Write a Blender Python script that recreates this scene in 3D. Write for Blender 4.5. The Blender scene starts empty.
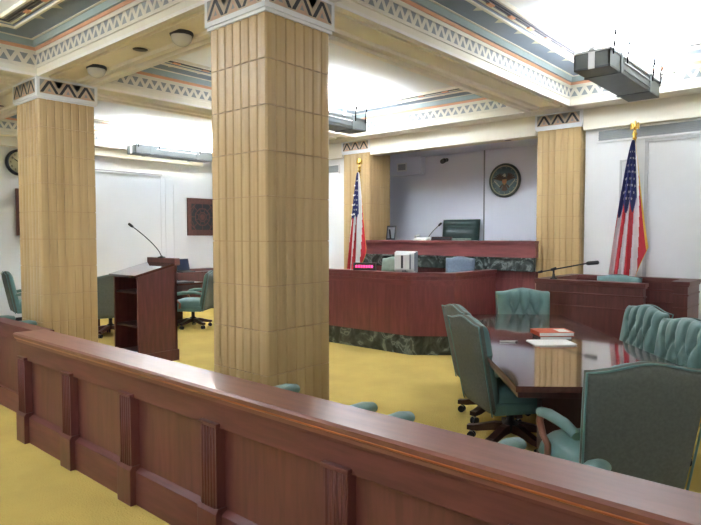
import bpy, bmesh, math, random
from mathutils import Vector, Matrix
random.seed(7)
R = math.radians
PI = math.pi
scene = bpy.context.scene
COL = scene.collection

# ------------------------------------------------------------------ materials
def nodemat(name):
    m = bpy.data.materials.new(name); m.use_nodes = True
    nt = m.node_tree
    return m, nt, nt.nodes['Principled BSDF']

def mat(name, col, rough=.5, metal=0, var=.08, scale=8., bump=0., bscale=60., stretch=(1,1,1), coat=0., spec=.5):
    """procedural colour: noise varies the base colour, optional bump"""
    m, nt, b = nodemat(name)
    tc = nt.nodes.new('ShaderNodeTexCoord'); mp = nt.nodes.new('ShaderNodeMapping')
    mp.inputs['Scale'].default_value = stretch
    nt.links.new(tc.outputs['Object'], mp.inputs['Vector'])
    n = nt.nodes.new('ShaderNodeTexNoise'); n.inputs['Scale'].default_value = scale; n.inputs['Detail'].default_value = 5
    nt.links.new(mp.outputs[0], n.inputs['Vector'])
    r = nt.nodes.new('ShaderNodeValToRGB')
    r.color_ramp.elements[0].position = .3; r.color_ramp.elements[1].position = .7
    r.color_ramp.elements[0].color = [c*(1-var) for c in col]+[1]
    r.color_ramp.elements[1].color = [min(1, c*(1+var)) for c in col]+[1]
    nt.links.new(n.outputs['Fac'], r.inputs[0]); nt.links.new(r.outputs[0], b.inputs['Base Color'])
    b.inputs['Roughness'].default_value = rough; b.inputs['Metallic'].default_value = metal
    b.inputs['Coat Weight'].default_value = coat; b.inputs['Coat Roughness'].default_value = .08
    b.inputs['Specular IOR Level'].default_value = spec
    if bump:
        n2 = nt.nodes.new('ShaderNodeTexNoise'); n2.inputs['Scale'].default_value = bscale; n2.inputs['Detail'].default_value = 3
        nt.links.new(mp.outputs[0], n2.inputs['Vector'])
        bp = nt.nodes.new('ShaderNodeBump'); bp.inputs['Strength'].default_value = bump; bp.inputs['Distance'].default_value = .01
        nt.links.new(n2.outputs['Fac'], bp.inputs['Height']); nt.links.new(bp.outputs[0], b.inputs['Normal'])
    return m

def emis(name, col, s):
    m, nt, b = nodemat(name)
    b.inputs['Base Color'].default_value = (*col, 1)
    b.inputs['Emission Color'].default_value = (*col, 1); b.inputs['Emission Strength'].default_value = s
    return m

def carpet_mat():
    m = mat('gold carpet', (.50, .365, .105), .95, var=.08, scale=2.2, spec=.1)
    nt = m.node_tree; b = nt.nodes['Principled BSDF']
    tc = nt.nodes.new('ShaderNodeTexCoord')
    n = nt.nodes.new('ShaderNodeTexNoise'); n.inputs['Scale'].default_value = 90; n.inputs['Detail'].default_value = 2
    nt.links.new(tc.outputs['Object'], n.inputs['Vector'])
    bp = nt.nodes.new('ShaderNodeBump'); bp.inputs['Strength'].default_value = .5; bp.inputs['Distance'].default_value = .02
    nt.links.new(n.outputs['Fac'], bp.inputs['Height']); nt.links.new(bp.outputs[0], b.inputs['Normal'])
    return m

def marble_mat():
    m, nt, b = nodemat('dark green marble')
    tc = nt.nodes.new('ShaderNodeTexCoord')
    n = nt.nodes.new('ShaderNodeTexNoise'); n.inputs['Scale'].default_value = 3.5; n.inputs['Detail'].default_value = 9
    n.inputs['Distortion'].default_value = 2.2
    nt.links.new(tc.outputs['Object'], n.inputs['Vector'])
    r = nt.nodes.new('ShaderNodeValToRGB'); e = r.color_ramp.elements
    e[0].position = .40; e[0].color = (.022, .028, .025, 1)
    e[1].position = .54; e[1].color = (.06, .075, .072, 1)
    x = e.new(.60); x.color = (.20, .24, .23, 1)
    x = e.new(.64); x.color = (.065, .08, .075, 1)
    nt.links.new(n.outputs['Fac'], r.inputs[0]); nt.links.new(r.outputs[0], b.inputs['Base Color'])
    b.inputs['Roughness'].default_value = .18
    return m

def tile_mat():
    """glazed buff tile: each tile course differs a little in tone"""
    m, nt, b = nodemat('buff tile')
    tc = nt.nodes.new('ShaderNodeTexCoord'); mp = nt.nodes.new('ShaderNodeMapping')
    mp.inputs['Scale'].default_value = (11, 11, 0.6)
    nt.links.new(tc.outputs['Object'], mp.inputs['Vector'])
    n = nt.nodes.new('ShaderNodeTexNoise'); n.inputs['Scale'].default_value = 1.; n.inputs['Detail'].default_value = 4
    nt.links.new(mp.outputs[0], n.inputs['Vector'])
    r = nt.nodes.new('ShaderNodeValToRGB'); e = r.color_ramp.elements
    e[0].position = .3; e[0].color = (.43, .295, .13, 1); e[1].position = .7; e[1].color = (.54, .385, .185, 1)
    nt.links.new(n.outputs['Fac'], r.inputs[0]); nt.links.new(r.outputs[0], b.inputs['Base Color'])
    b.inputs['Roughness'].default_value = .42
    return m

M = dict(
    edge_wood=mat('table edge wood', (.10, .04, .03), .5, var=.2, scale=4, stretch=(6, 1, 1), spec=.3),
    wood_red=mat('red mahogany', (.19, .050, .050), .38, var=.2, scale=3, stretch=(9, 9, 1.1), coat=.2),
    wood_red_h=mat('red mahogany band', (.20, .052, .052), .32, var=.2, scale=3, stretch=(1.1, 9, 9), coat=.3),
    rail_top=mat('sheen-lightened rail top', (.20, .075, .055), .38, var=.15, scale=3, stretch=(1.1, 9, 9), coat=.12),  # lighter tan than the rail wood, standing in for the ceiling's reflection
    wood_reed=mat('mahogany reed', (.115, .037, .030), .6, var=.2, scale=3, stretch=(9, 9, 1.1), spec=.25),
    leather_dk=mat('deep green leather', (.018, .048, .042), .4, var=.1, scale=9, bump=.15, bscale=160),
    soot=mat('blackened iron', (.004, .004, .005), .9, var=.1, spec=0.),
    wood=mat('mahogany', (.118, .034, .030), .38, var=.22, scale=3, stretch=(9, 9, 1.1), coat=.25),
    wood_h=mat('mahogany rail', (.120, .034, .029), .42, var=.22, scale=3, stretch=(1.1, 9, 9), coat=.08, spec=.4),
    wood_bead=mat('orange bead', (.42, .11, .03), .3, var=.15, scale=4, coat=.4),
    wood_dark=mat('dark mahogany', (.045, .014, .011), .35, var=.2, scale=4, stretch=(6, 6, 1)),
    table_top=mat('polished table top', (.085, .034, .026), .05, var=.15, scale=3, stretch=(6, 1, 1), coat=.7, spec=.5),
    carpet=carpet_mat(), marble=marble_mat(), tile=tile_mat(),
    grout=mat('tile joint', (.40, .26, .12), .8, var=.1),
    wall=mat('white wall paint', (.74, .745, .75), .7, var=.015, scale=2),
    niche=mat('white paint tinted as shade', (.74, .77, .87), .7, var=.015, scale=2),  # white wall again, bluer to stand in for the dim recess
    cream=mat('cream plaster', (.76, .715, .60), .6, var=.02, scale=3),
    lit_cream=mat('taupe plaster', (.80, .755, .70), .6, var=.03, scale=3),  # soffit copy of the cream, paler and cooler in place of bounced light
    ceiling=mat('ceiling paint', (.76, .78, .80), .8, var=.01, scale=2),
    lattice_grey=mat('lattice grey', (.30, .32, .32), .7, var=.05),
    pink=mat('salmon paint', (.70, .36, .22), .7, var=.05),
    blue=mat('pale blue paint', (.36, .44, .44), .7, var=.04),
    slate=mat('slate blue paint', (.22, .265, .32), .7, var=.04),
    violet=mat('violet grey paint', (.25, .235, .26), .7, var=.05),
    stencil=mat('pale stencil', (.60, .58, .44), .7, var=.05),
    black=mat('black plastic', (.012, .012, .013), .4, var=.1),
    charcoal=mat('charcoal paint', (.04, .042, .05), .5, var=.1),
    grey_metal=mat('grey steel', (.15, .165, .16), .45, metal=.2, var=.06),
    grey_dark=mat('dark steel', (.085, .09, .095), .45, var=.06),
    white_metal=mat('white enamel', (.82, .82, .82), .4, var=.02),
    vent_grey=mat('vent grey', (.33, .35, .36), .5, var=.04),
    chrome=mat('chrome', (.7, .7, .72), .18, metal=1, var=.03),
    brass=mat('brass', (.75, .48, .12), .25, metal=1, var=.08),
    leather=mat('green leather', (.105, .205, .195), .42, var=.10, scale=9, bump=.15, bscale=160),
    leather_lt=mat('worn green leather', (.13, .235, .215), .42, var=.10, scale=9, bump=.15, bscale=160),
    fabric_back=mat('green back cloth', (.112, .125, .105), .85, var=.13, scale=60),
    blue_fabric=mat('blue grey fabric', (.13, .17, .225), .8, var=.1, scale=40),
    sage=mat('sage fabric', (.20, .27, .22), .7, var=.1, scale=20),
    arm_wood=mat('reddish arm wood', (.30, .12, .075), .35, var=.15),
    paper=mat('paper', (.85, .85, .84), .8, var=.01),
    book_red=mat('red book cover', (.60, .085, .03), .45, var=.06),
    book_dark=mat('dark book cover', (.05, .03, .035), .5, var=.1),
    opal=mat('opal glass', (.66, .65, .62), .25, var=.02),
    clock_face=mat('ivory clock face', (.72, .66, .44), .5, var=.03),
    flag_red=mat('flag red', (.55, .025, .04), .7, var=.08, scale=20),
    flag_white=mat('flag white', (.80, .78, .78), .7, var=.03),
    flag_blue=mat('flag blue', (.022, .03, .15), .7, var=.08, scale=20),
    gold_fringe=mat('gold fringe', (.75, .50, .07), .6, var=.1, scale=80),
    seal_teal=mat('seal teal', (.12, .175, .19), .5, var=.15, scale=14),
    seal_rim=mat('seal rim', (.075, .09, .08), .4, var=.15),
    seal_gold=mat('seal gold', (.50, .47, .33), .4, var=.1),
    seal_brown=mat('seal eagle brown', (.10, .065, .045), .6, var=.2, scale=30),
    seal_orange=mat('seal shield', (.34, .20, .09), .6, var=.2),
    white_plastic=mat('white plastic', (.74, .74, .73), .4, var=.02),
    grey_plastic=mat('grey plastic', (.24, .26, .29), .5, var=.05),
    screen=mat('laptop screen', (.012, .02, .05), .15, var=.1),
    led=emis('red led', (1., .04, .16), 3.0),
    whiteboard=mat('white panel', (.70, .705, .73), .5, var=.01),
    trim_grey=mat('panel edge grey', (.50, .50, .52), .5, var=.03),
)

# ------------------------------------------------------------------ mesh builder
class MB:
    def __init__(self):
        self.bm = bmesh.new(); self.mats = []
    def mi(self, m):
        if m not in self.mats: self.mats.append(m)
        return self.mats.index(m)
    def _set(self, faces, m, smooth=False):
        i = self.mi(m)
        for f in faces:
            f.material_index = i; f.smooth = smooth
    def box(self, x0, x1, y0, y1, z0, z1, m, bev=0., rot=None):
        vs = [self.bm.verts.new((x, y, z)) for x in (x0, x1) for y in (y0, y1) for z in (z0, z1)]
        q = [(0,1,3,2), (4,6,7,5), (0,4,5,1), (2,3,7,6), (0,2,6,4), (1,5,7,3)]
        fs = [self.bm.faces.new([vs[i] for i in f]) for f in q]
        if rot is not None:
            for v in vs: v.co = rot @ v.co
        self._set(fs, m)
        if bev:
            es = {e for f in fs for e in f.edges}
            r = bmesh.ops.bevel(self.bm, geom=list(es), offset=bev, segments=2, affect='EDGES', profile=.6)
            self._set(r['faces'], m)
        return vs
    def prism(self, poly, axis, a0, a1, m, smooth=False, bev=0.):
        """poly: list of 2D points; extruded along axis ('x': (y,z), 'y': (x,z), 'z': (x,y))"""
        def P(p, a):
            return {'x': (a, p[0], p[1]), 'y': (p[0], a, p[1]), 'z': (p[0], p[1], a)}[axis]
        A = [self.bm.verts.new(P(p, a0)) for p in poly]; B = [self.bm.verts.new(P(p, a1)) for p in poly]
        n = len(poly)
        caps = [self.bm.faces.new(A), self.bm.faces.new(B[::-1])]
        side = [self.bm.faces.new((A[i], B[i], B[(i+1) % n], A[(i+1) % n])) for i in range(n)]
        self._set(caps, m); self._set(side, m, smooth)
        bmesh.ops.recalc_face_normals(self.bm, faces=caps+side)
        if bev:
            es = {e for f in caps for e in f.edges}
            r = bmesh.ops.bevel(self.bm, geom=list(es), offset=bev, segments=2, affect='EDGES', profile=.6)
            self._set(r['faces'], m, smooth)
    def tube(self, pts, rad, m, n=10, caps=True, flat=(1, 1)):
        pts = [Vector(p) for p in pts]
        if not hasattr(rad, '__len__'): rad = [rad]*len(pts)
        rings = []; prev = None
        for i, p in enumerate(pts):
            d = (pts[min(i+1, len(pts)-1)]-pts[max(i-1, 0)]).normalized()
            if prev is None:
                a = d.cross(Vector((0, 0, 1)))
                if a.length < 1e-3: a = d.cross(Vector((0, 1, 0)))
                a.normalize()
            else:
                a = prev-d*prev.dot(d)
                a.normalize()
            prev = a; b = d.cross(a)
            rings.append([self.bm.verts.new(p+(a*math.cos(t)*flat[0]+b*math.sin(t)*flat[1])*rad[i])
                          for t in (2*PI*k/n for k in range(n))])
        fs = []
        for i in range(len(rings)-1):
            for k in range(n):
                fs.append(self.bm.faces.new((rings[i][k], rings[i][(k+1) % n], rings[i+1][(k+1) % n], rings[i+1][k])))
        self._set(fs, m, True)
        if caps:
            c = [self.bm.faces.new(rings[0][::-1]), self.bm.faces.new(rings[-1])]
            self._set(c, m); fs += c
        bmesh.ops.recalc_face_normals(self.bm, faces=fs)
    def lathe(self, prof, m, n=24, c=(0, 0, 0), axis='z', caps=True):
        rings = []
        for r, h in prof:
            ring = []
            for k in range(n):
                a = 2*PI*k/n; u, v = r*math.cos(a), r*math.sin(a)
                q = {'z': (u, v, h), 'y': (u, h, v), 'x': (h, u, v)}[axis]
                ring.append(self.bm.verts.new(Vector(c)+Vector(q)))
            rings.append(ring)
        fs = []
        for i in range(len(rings)-1):
            for k in range(n):
                fs.append(self.bm.faces.new((rings[i][k], rings[i][(k+1) % n], rings[i+1][(k+1) % n], rings[i+1][k])))
        if caps: fs += [self.bm.faces.new(rings[0][::-1]), self.bm.faces.new(rings[-1])]
        self._set(fs, m, True)
        bmesh.ops.recalc_face_normals(self.bm, faces=fs)
    def grid(self, fn, nu, nv, m, smooth=True):
        vs = [[self.bm.verts.new(fn(i/nu, j/nv)) for j in range(nv+1)] for i in range(nu+1)]
        fs = [[self.bm.faces.new((vs[i][j], vs[i+1][j], vs[i+1][j+1], vs[i][j+1])) for j in range(nv)] for i in range(nu)]
        self._set([f for r in fs for f in r], m, smooth)
        return vs, fs
    def poly(self, pts, m):
        f = self.bm.faces.new([self.bm.verts.new(p) for p in pts]); self._set([f], m); return f
    def solid(self, front, back, nu, nv, m, mb=None):
        """closed pad between two grids that share their border"""
        a, fa = self.grid(front, nu, nv, m); b, fb = self.grid(back, nu, nv, mb or m)
        fs = [f for r in fa for f in r]+[f for r in fb for f in r]
        bmesh.ops.remove_doubles(self.bm, verts=[v for r in a for v in r]+[v for r in b for v in r], dist=1e-5)
        bmesh.ops.recalc_face_normals(self.bm, faces=[f for f in fs if f.is_valid])

def obj(name, mb, parent=None, label=None, loc=None, wn=False):
    me = bpy.data.meshes.new(name); mb.bm.to_mesh(me); mb.bm.free()
    for m in mb.mats: me.materials.append(M[m] if isinstance(m, str) else m)
    o = bpy.data.objects.new(name, me); COL.objects.link(o)
    if parent is not None: o.parent = parent
    if label: o['label'] = label
    if loc: o.location = loc
    return o

def tag(o, label, cat, group=None, kind=None):
    o['label'] = label; o['category'] = cat
    if group: o['group'] = group
    if kind: o['kind'] = kind
    return o

def thing(name, label, cat, loc=(0, 0, 0), rotz=0., group=None, kind=None):
    o = bpy.data.objects.new(name, None); COL.objects.link(o); o.empty_display_size = .1
    o.location = loc; o.rotation_euler = (0, 0, rotz)
    return tag(o, label, cat, group, kind)

def struct(name, mb, label=None, parent=None):
    o = obj(name, mb, parent)
    if parent is None: o['kind'] = 'structure'
    if label: o['label'] = label
    return o

def dup(root, loc, rotz, label, group=None):
    def cp(o, par):
        c = o.copy(); COL.objects.link(c)
        if par is not None: c.parent = par
        for ch in list(o.children): cp(ch, c)
        return c
    r = cp(root, None); r.location = loc; r.rotation_euler = (0, 0, rotz); r['label'] = label
    if group: r['group'] = group
    return r

# ------------------------------------------------------------------ the room
WALL_L = -11.5       # left wall plane
BACK = 8.35          # back wall plane
SOFF = 3.32          # beam soffit
CEIL = 3.72

mb = MB(); mb.box(-12.2, 4, -5, 10.9, -.1, 0, 'carpet'); struct('floor', mb, 'gold wall-to-wall carpet')
mb = MB(); mb.box(WALL_L-.15, WALL_L, -5, 8.5, 0, 4, 'wall'); struct('wall_left', mb, 'white painted side wall with clock and carved plaques')
# raised mouldings of the blind panel on the left wall
mb = MB()
for (y0, y1, z0, z1, d) in ((5.2, 6.97, 2.86, 2.90, .035), (6.95, 7.0, 0, 2.86, .005), (7.06, 7.14, 0, 2.83, .006), (7.26, 7.36, 0, 2.70, .006)):
    mb.box(WALL_L, WALL_L+d, y0, y1, z0, z1, 'wall')
mb.box(WALL_L, WALL_L+.037, 5.2, 6.97, 2.885, 2.90, 'violet')

struct('trim_1', mb, 'white stepped panel moulding on the side wall')
mb = MB(); mb.box(WALL_L, WALL_L+.02, -5, BACK, 0, .13, 'black'); struct('baseboard_left', mb)
mb = MB()
mb.box(WALL_L, -7.44, BACK, BACK+.15, 0, 4, 'wall'); struct('wall_back_left', mb)
mb = MB(); mb.box(-3.0, 4, BACK, BACK+.15, 0, 4, 'wall'); struct('wall_back_right', mb)
mb = MB(); mb.box(WALL_L, -7.42, BACK-.02, BACK, 0, .13, 'black'); mb.box(-3.0, 4, BACK-.02, BACK, 0, .13, 'black'); struct('baseboard_back', mb)
# white wall panel with grey edge to the right
mb = MB()
mb.box(-2.20, 1.6, BACK-.012, BACK, .5, 2.80, 'whiteboard')
for a in ((-2.23, -2.19, .47, 2.83), (1.58, 1.62, .47, 2.83)): mb.box(a[0], a[1], BACK-.03, BACK, a[2], a[3], 'trim_grey')
for a in ((-2.23, 1.62, 2.80, 2.84), (-2.23, 1.62, .47, .51)): mb.box(a[0], a[1], BACK-.03, BACK, a[2], a[3], 'trim_grey')
for a in ((-2.54, -2.52, .6, 2.60), (-2.36, -2.34, .6, 2.60)): mb.box(a[0], a[1], BACK-.02, BACK, a[2], a[3], 'trim_grey')
mb.box(-2.54, -2.34, BACK-.02, BACK, 2.58, 2.60, 'trim_grey')
struct('trim_2', mb, 'pale wall panel with thin grey frame behind the flag')
# niche behind the judge
mb = MB()
mb.box(-6.63, -5.29, 9.8, 9.95, 0, 4, 'niche'); mb.box(-5.29, -2.6, 9.74, 9.95, 0, 4, 'niche')
mb.box(-5.315, -5.29, 9.73, 9.8, 0, 3.14, 'grey_plastic')
struct('wall_niche', mb, 'shade-tinted white wall of the recess behind the judge')
mb = MB(); mb.box(-8.4, -6.63, 9.66, 9.95, 2.80, 4, 'niche'); struct('wall_niche_header', mb)
mb = MB(); mb.box(-8.4, -6.3, 9.84, 9.95, 0, 2.8, 'niche'); mb.box(-8.5, -8.4, 9.0, 9.95, 0, 3.2, 'niche'); struct('wall_passage', mb)
mb = MB(); mb.box(-2.75, -2.6, 8.5, 9.95, 0, 4, 'niche'); struct('wall_niche_right', mb)
mb = MB(); mb.box(-8.4, -7.44, 8.5, 8.6, 0, 4, 'niche'); struct('wall_niche_left', mb)
mb = MB(); mb.box(-8.5, -2.6, 8.93, 9.95, 3.14, 3.2, 'niche'); mb.box(-6.75, -3.70, 8.5, 8.93, 3.14, 3.2, 'niche'); struct('ceiling_niche', mb)
# cream header over the columns
mb = MB()
for a, b in ((WALL_L, -7.44), (-6.765, -3.685), (-3.005, 4)): mb.box(a, b, 8.26, 8.50, 3.04, 3.33, 'cream')
mb.box(WALL_L, 4, 8.26, 8.50, 3.33, 4, 'cream'); struct('trim_3', mb, 'cream header band along the back wall')

# beams -------------------------------------------------------------
def soffit_profile(c, w):
    h = w/2; s = SOFF
    return [(c-h, s), (c-h+.07, s), (c-h+.08, s+.045), (c-h+.12, s+.045), (c-h+.13, s+.012), (c-h+.20, s+.012),
            (c-h+.21, s+.04), (c+h-.21, s+.04), (c+h-.20, s+.012), (c+h-.13, s+.012), (c+h-.12, s+.045), (c+h-.08, s+.045),
            (c+h-.07, s), (c+h, s), (c+h, s+.03), (c+h, 3.95), (c-h, 3.95), (c-h, s+.03)]
XB = [(-7.475, -6.845), (-3.685, -3.065), (.75, 1.38)]   # beams running in depth
YB = [(2.665, 3.295), (-2.9, -2.3)]                   # beams running across
nb = 0
def beam_mat(mb):
    i = mb.mi('lit_cream'); mb.mi('cream'); ci = mb.mi('cream')
    for f in mb.bm.faces:
        f.normal_update()
        c = f.calc_center_median()
        f.material_index = i if (abs(f.normal.z) > .2 or c.z < SOFF+.028) else ci
def beam_x(y0, y1, x0, x1, label):
    mb = MB(); mb.prism(soffit_profile((y0+y1)/2, y1-y0), 'x', x0, x1, 'cream'); beam_mat(mb)
    return struct('ceiling_beam', mb, label)
def beam_y(x0, x1, y0, y1, label):
    mb = MB(); mb.prism(soffit_profile((x0+x1)/2, x1-x0), 'y', y0, y1, 'cream'); beam_mat(mb)
    return struct('ceiling_beam', mb, label)
yc0, yc1 = YB[0]
for k, (x0, x1) in enumerate(XB):
    nm = ('over the left tiled column', 'over the front tiled column', 'at the far right')[k]
    beam_y(x0, x1, yc1, 8.26, 'grooved plaster ceiling beam running to the back wall '+nm)
    beam_y(x0, x1, YB[1][1], yc0, 'grooved plaster ceiling beam running to the gallery '+nm)
    mb = MB(); mb.box(x0, x1, yc0, yc1, SOFF-.005, 3.95, 'cream'); struct('ceiling_beam_crossing', mb)
xs = [WALL_L, XB[0][0], XB[0][1], XB[1][0], XB[1][1], XB[2][0]]
for k in range(3):
    beam_x(yc0, yc1, xs[2*k], xs[2*k+1], 'grooved plaster cross beam '+('left of the left column', 'between the two near columns', 'right of the front column')[k])
mb = MB(); mb.box(WALL_L, 1.4, YB[1][0], YB[1][1], SOFF, 3.95, 'cream'); struct('ceiling_beam', mb)
mb = MB(); mb.box(WALL_L, 1.4, 7.92, 8.26, SOFF, 3.95, 'cream'); beam_mat(mb); struct('ceiling_beam', mb, 'cream half beam along the back wall')
mb = MB(); mb.box(WALL_L, -11.2, -2.3, 7.92, SOFF, 3.95, 'cream'); mb.box(WALL_L, -11.34, -2.3, 7.92, 3.16, SOFF, 'cream'); struct('ceiling_beam', mb, 'cream half beam along the side wall')

mb = MB(); mb.box(-12, 4, -5, 10, CEIL, CEIL+.1, 'ceiling'); struct('ceiling', mb, 'white coffered ceiling')

# painted and stencilled borders inside each coffer
def coffer(x0, x1, y0, y1, n):
    mb = MB()
    def ring(t0, t1, z0, z1, m):     # rectangular ring between insets t0 and t1
        mb.box(x0+t0, x1-t0, y0+t0, y0+t1, z0, z1, m); mb.box(x0+t0, x1-t0, y1-t1, y1-t0, z0, z1, m)
        mb.box(x0+t0, x0+t1, y0+t1, y1-t1, z0, z1, m); mb.box(x1-t1, x1-t0, y0+t1, y1-t1, z0, z1, m)
    ring(0, .006, 3.435, 3.545, 'lattice_grey')
    ring(0, .014, 3.545, 3.585, 'cream')
    ring(0, .014, 3.405, 3.435, 'cream')
    ring(0, .022, 3.585, 3.62, 'pink')
    ring(0, .045, 3.62, 3.69, 'blue')
    ring(.0, .34, 3.69, 3.72, 'slate')
    ring(.055, .075, 3.682, 3.69, 'cream')
    ring(.31, .335, 3.672, 3.69, 'cream')
    ring(.335, .49, 3.70, 3.72, 'violet')
    ring(.365, .385, 3.694, 3.70, 'stencil'); ring(.41, .418, 3.694, 3.70, 'charcoal'); ring(.44, .448, 3.694, 3.70, 'charcoal')
    ring(.49, .515, 3.685, 3.72, 'cream')
    # zigzag of the lattice band on the four inner faces
    def zig(P, L):
        k = max(1, round(L/.13)); s = L/k
        for i in range(k):
            a, b, c = i*s, (i+.5)*s, (i+1)*s
            for (u0, w0, u1, w1) in ((a, 3.435, b, 3.545), (b, 3.545, c, 3.435)):
                d = .022
                mb.poly([P(u0-d, w0), P(u0+d, w0), P(u1+d, w1), P(u1-d, w1)], 'cream')
    e = .010
    zig(lambda u, w: (x0+u, y0+e, w), x1-x0); zig(lambda u, w: (x0+u, y1-e, w), x1-x0)
    zig(lambda u, w: (x0+e, y0+u, w), y1-y0); zig(lambda u, w: (x1-e, y0+u, w), y1-y0)
    # little stepped triangles on the slate border
    def tri(P, L):
        k = round(L/.42)
        for i in range(1, k):
            u = i*L/k
            if u < .4 or u > L-.4: continue
            mb.poly([P(u-.07, .31), P(u+.07, .31), P(u, .22)], 'stencil')
    z = 3.687
    tri(lambda u, t: (x0+u, y0+t, z), x1-x0); tri(lambda u, t: (x0+u, y1-t, z), x1-x0)
    tri(lambda u, t: (x0+t, y0+u, z), y1-y0); tri(lambda u, t: (x1-t, y0+u, z), y1-y0)
    # pink rosettes on the stencil strip
    for i in range(1, int((x1-x0)/.42)):
        for yy in (y0+.40, y1-.40):
            u = x0+i*.42
            if u > x0+.5 and u < x1-.5: mb.box(u-.05, u+.05, yy-.02, yy+.02, 3.690, 3.70, 'pink')
    for i in range(1, int((y1-y0)/.42)):
        for xx in (x0+.40, x1-.40):
            u = y0+i*.42
            if u > y0+.5 and u < y1-.5: mb.box(xx-.02, xx+.02, u-.05, u+.05, 3.690, 3.70, 'pink')
    struct('trim_%d' % n, mb, 'stencilled lattice and painted coffer border')
n = 4
for (x0, x1) in ((-11.2, XB[0][0]), (XB[0][1], XB[1][0]), (XB[1][1], XB[2][0])):
    for (y0, y1) in ((YB[0][1], 7.92), (YB[1][1], YB[0][0])):
        coffer(x0, x1, y0, y1, n); n += 1

# ------------------------------------------------------------------ columns
def column(x0, y0, label, w=.63, d=.63, flush=False):
    t = thing('tiled_column', label, 'column', (x0+w/2, y0+d/2, 0), 0, 'buff tiled columns', 'thing')
    h = w/2
    # tile shaft: each face is seven narrow rounded tiles; courses .308 m high with open joints
    def loop(s):
        pts = []; k = 7
        corners = [(-s, -s), (s, -s), (s, s), (-s, s)]
        for c in range(4):
            a, b = Vector(corners[c]), Vector(corners[(c+1) % 4])
            nrm = Vector(((b-a).y, -(b-a).x)).normalized()
            for i in range(k):
                for f, o in ((.03, -.006), (.12, .002), (.5, .006), (.88, .002), (.97, -.006)):
                    pts.append(a+(b-a)*((i+f)/k)+nrm*o)
        return pts
    P = loop(h-.006)
    mb = MB()
    z = 3.1-.308
    edges = [3.1]
    while z > 0: edges.append(z); z -= .308
    edges.append(0)
    for i in range(len(edges)-1):
        a, b = edges[i+1]+.003, edges[i]-.003
        mb.prism([(p.x, p.y) for p in P], 'z', a, b, 'tile')
    c = h-.016
    mb.box(-c, c, -c, c, 0, 3.1, 'grout')
    obj('shaft', mb, t)
    # capital: white block with zigzag stencils on each face
    mb = MB(); H = h+.022
    mb.prism([(-H+.012, -H+.012), (H-.012, -H+.012), (H-.012, H-.012), (-H+.012, H-.012)], 'z', 3.092, 3.125, 'ceiling')
    mb.box(-H, H, -H, H, 3.115, 3.325, 'ceiling')
    cap = obj('capital', mb, t, 'white capital with stencilled zigzag band')
    mb = MB()
    for rz in range(4):
        rot = Matrix.Rotation(rz*PI/2, 3, 'Z')
        def Q(u, w, e): return rot @ Vector((u, -H-e, w))
        L = H-.035
        mb.poly([Q(-L, 3.15, .001), Q(L, 3.15, .001), Q(L, 3.30, .001), Q(-L, 3.30, .001)], 'stencil2')
        k = 3
        s = 2*L/k
        for i in range(k):
            a = -L+i*s; m_ = a+s/2; b = a+s
            # pink and grey steps, then the dark zigzag
            for (q, up) in ((m_, 0), (a, 1), (b, 1)):
                lo, hi = (3.152, 3.235) if not up else (3.298, 3.215)
                l0, l1 = max(-L, q-s*.28), min(L, q+s*.28)
                mb.poly([Q(l0, lo, .002), Q(l1, lo, .002), Q(max(-L, min(L, q)), hi, .002)], 'pink2' if not up else 'lattice_grey')
            mb.poly([Q(m_-s*.10, 3.175, .003), Q(m_+s*.10, 3.175, .003), Q(m_, 3.215, .003)], 'lattice_grey')
            d_ = .017
            lo, hi = 3.16, 3.29
            mb.poly([Q(a, lo, .004), Q(a+2*d_, lo, .004), Q(m_+d_, hi, .004), Q(m_-d_, hi, .004)], 'charcoal')
            mb.poly([Q(m_-d_, hi, .004), Q(m_+d_, hi, .004), Q(b, lo, .004), Q(b-2*d_, lo, .004)], 'charcoal')
    obj('zigzag_band', mb, cap)
    return t
M['stencil2'] = mat('beige stencil ground', (.56, .46, .34), .7, var=.08, scale=12)
M['pink2'] = mat('dusty pink stencil', (.60, .40, .30), .7, var=.08)
column(-3.70, 2.65, 'thick buff tiled column at centre, nearest the rail', .63, .63)
column(-7.475, 2.67, 'buff tiled column beside the lectern at the left end of the rail', .63, .63)
column(-3.66, 8.25, 'buff tiled pilaster between judge bench recess and flag behind witness box', .63, .63)
column(-7.42, 8.27, 'buff tiled column behind the left flag at edge of judge bench', .63, .63)

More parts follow.
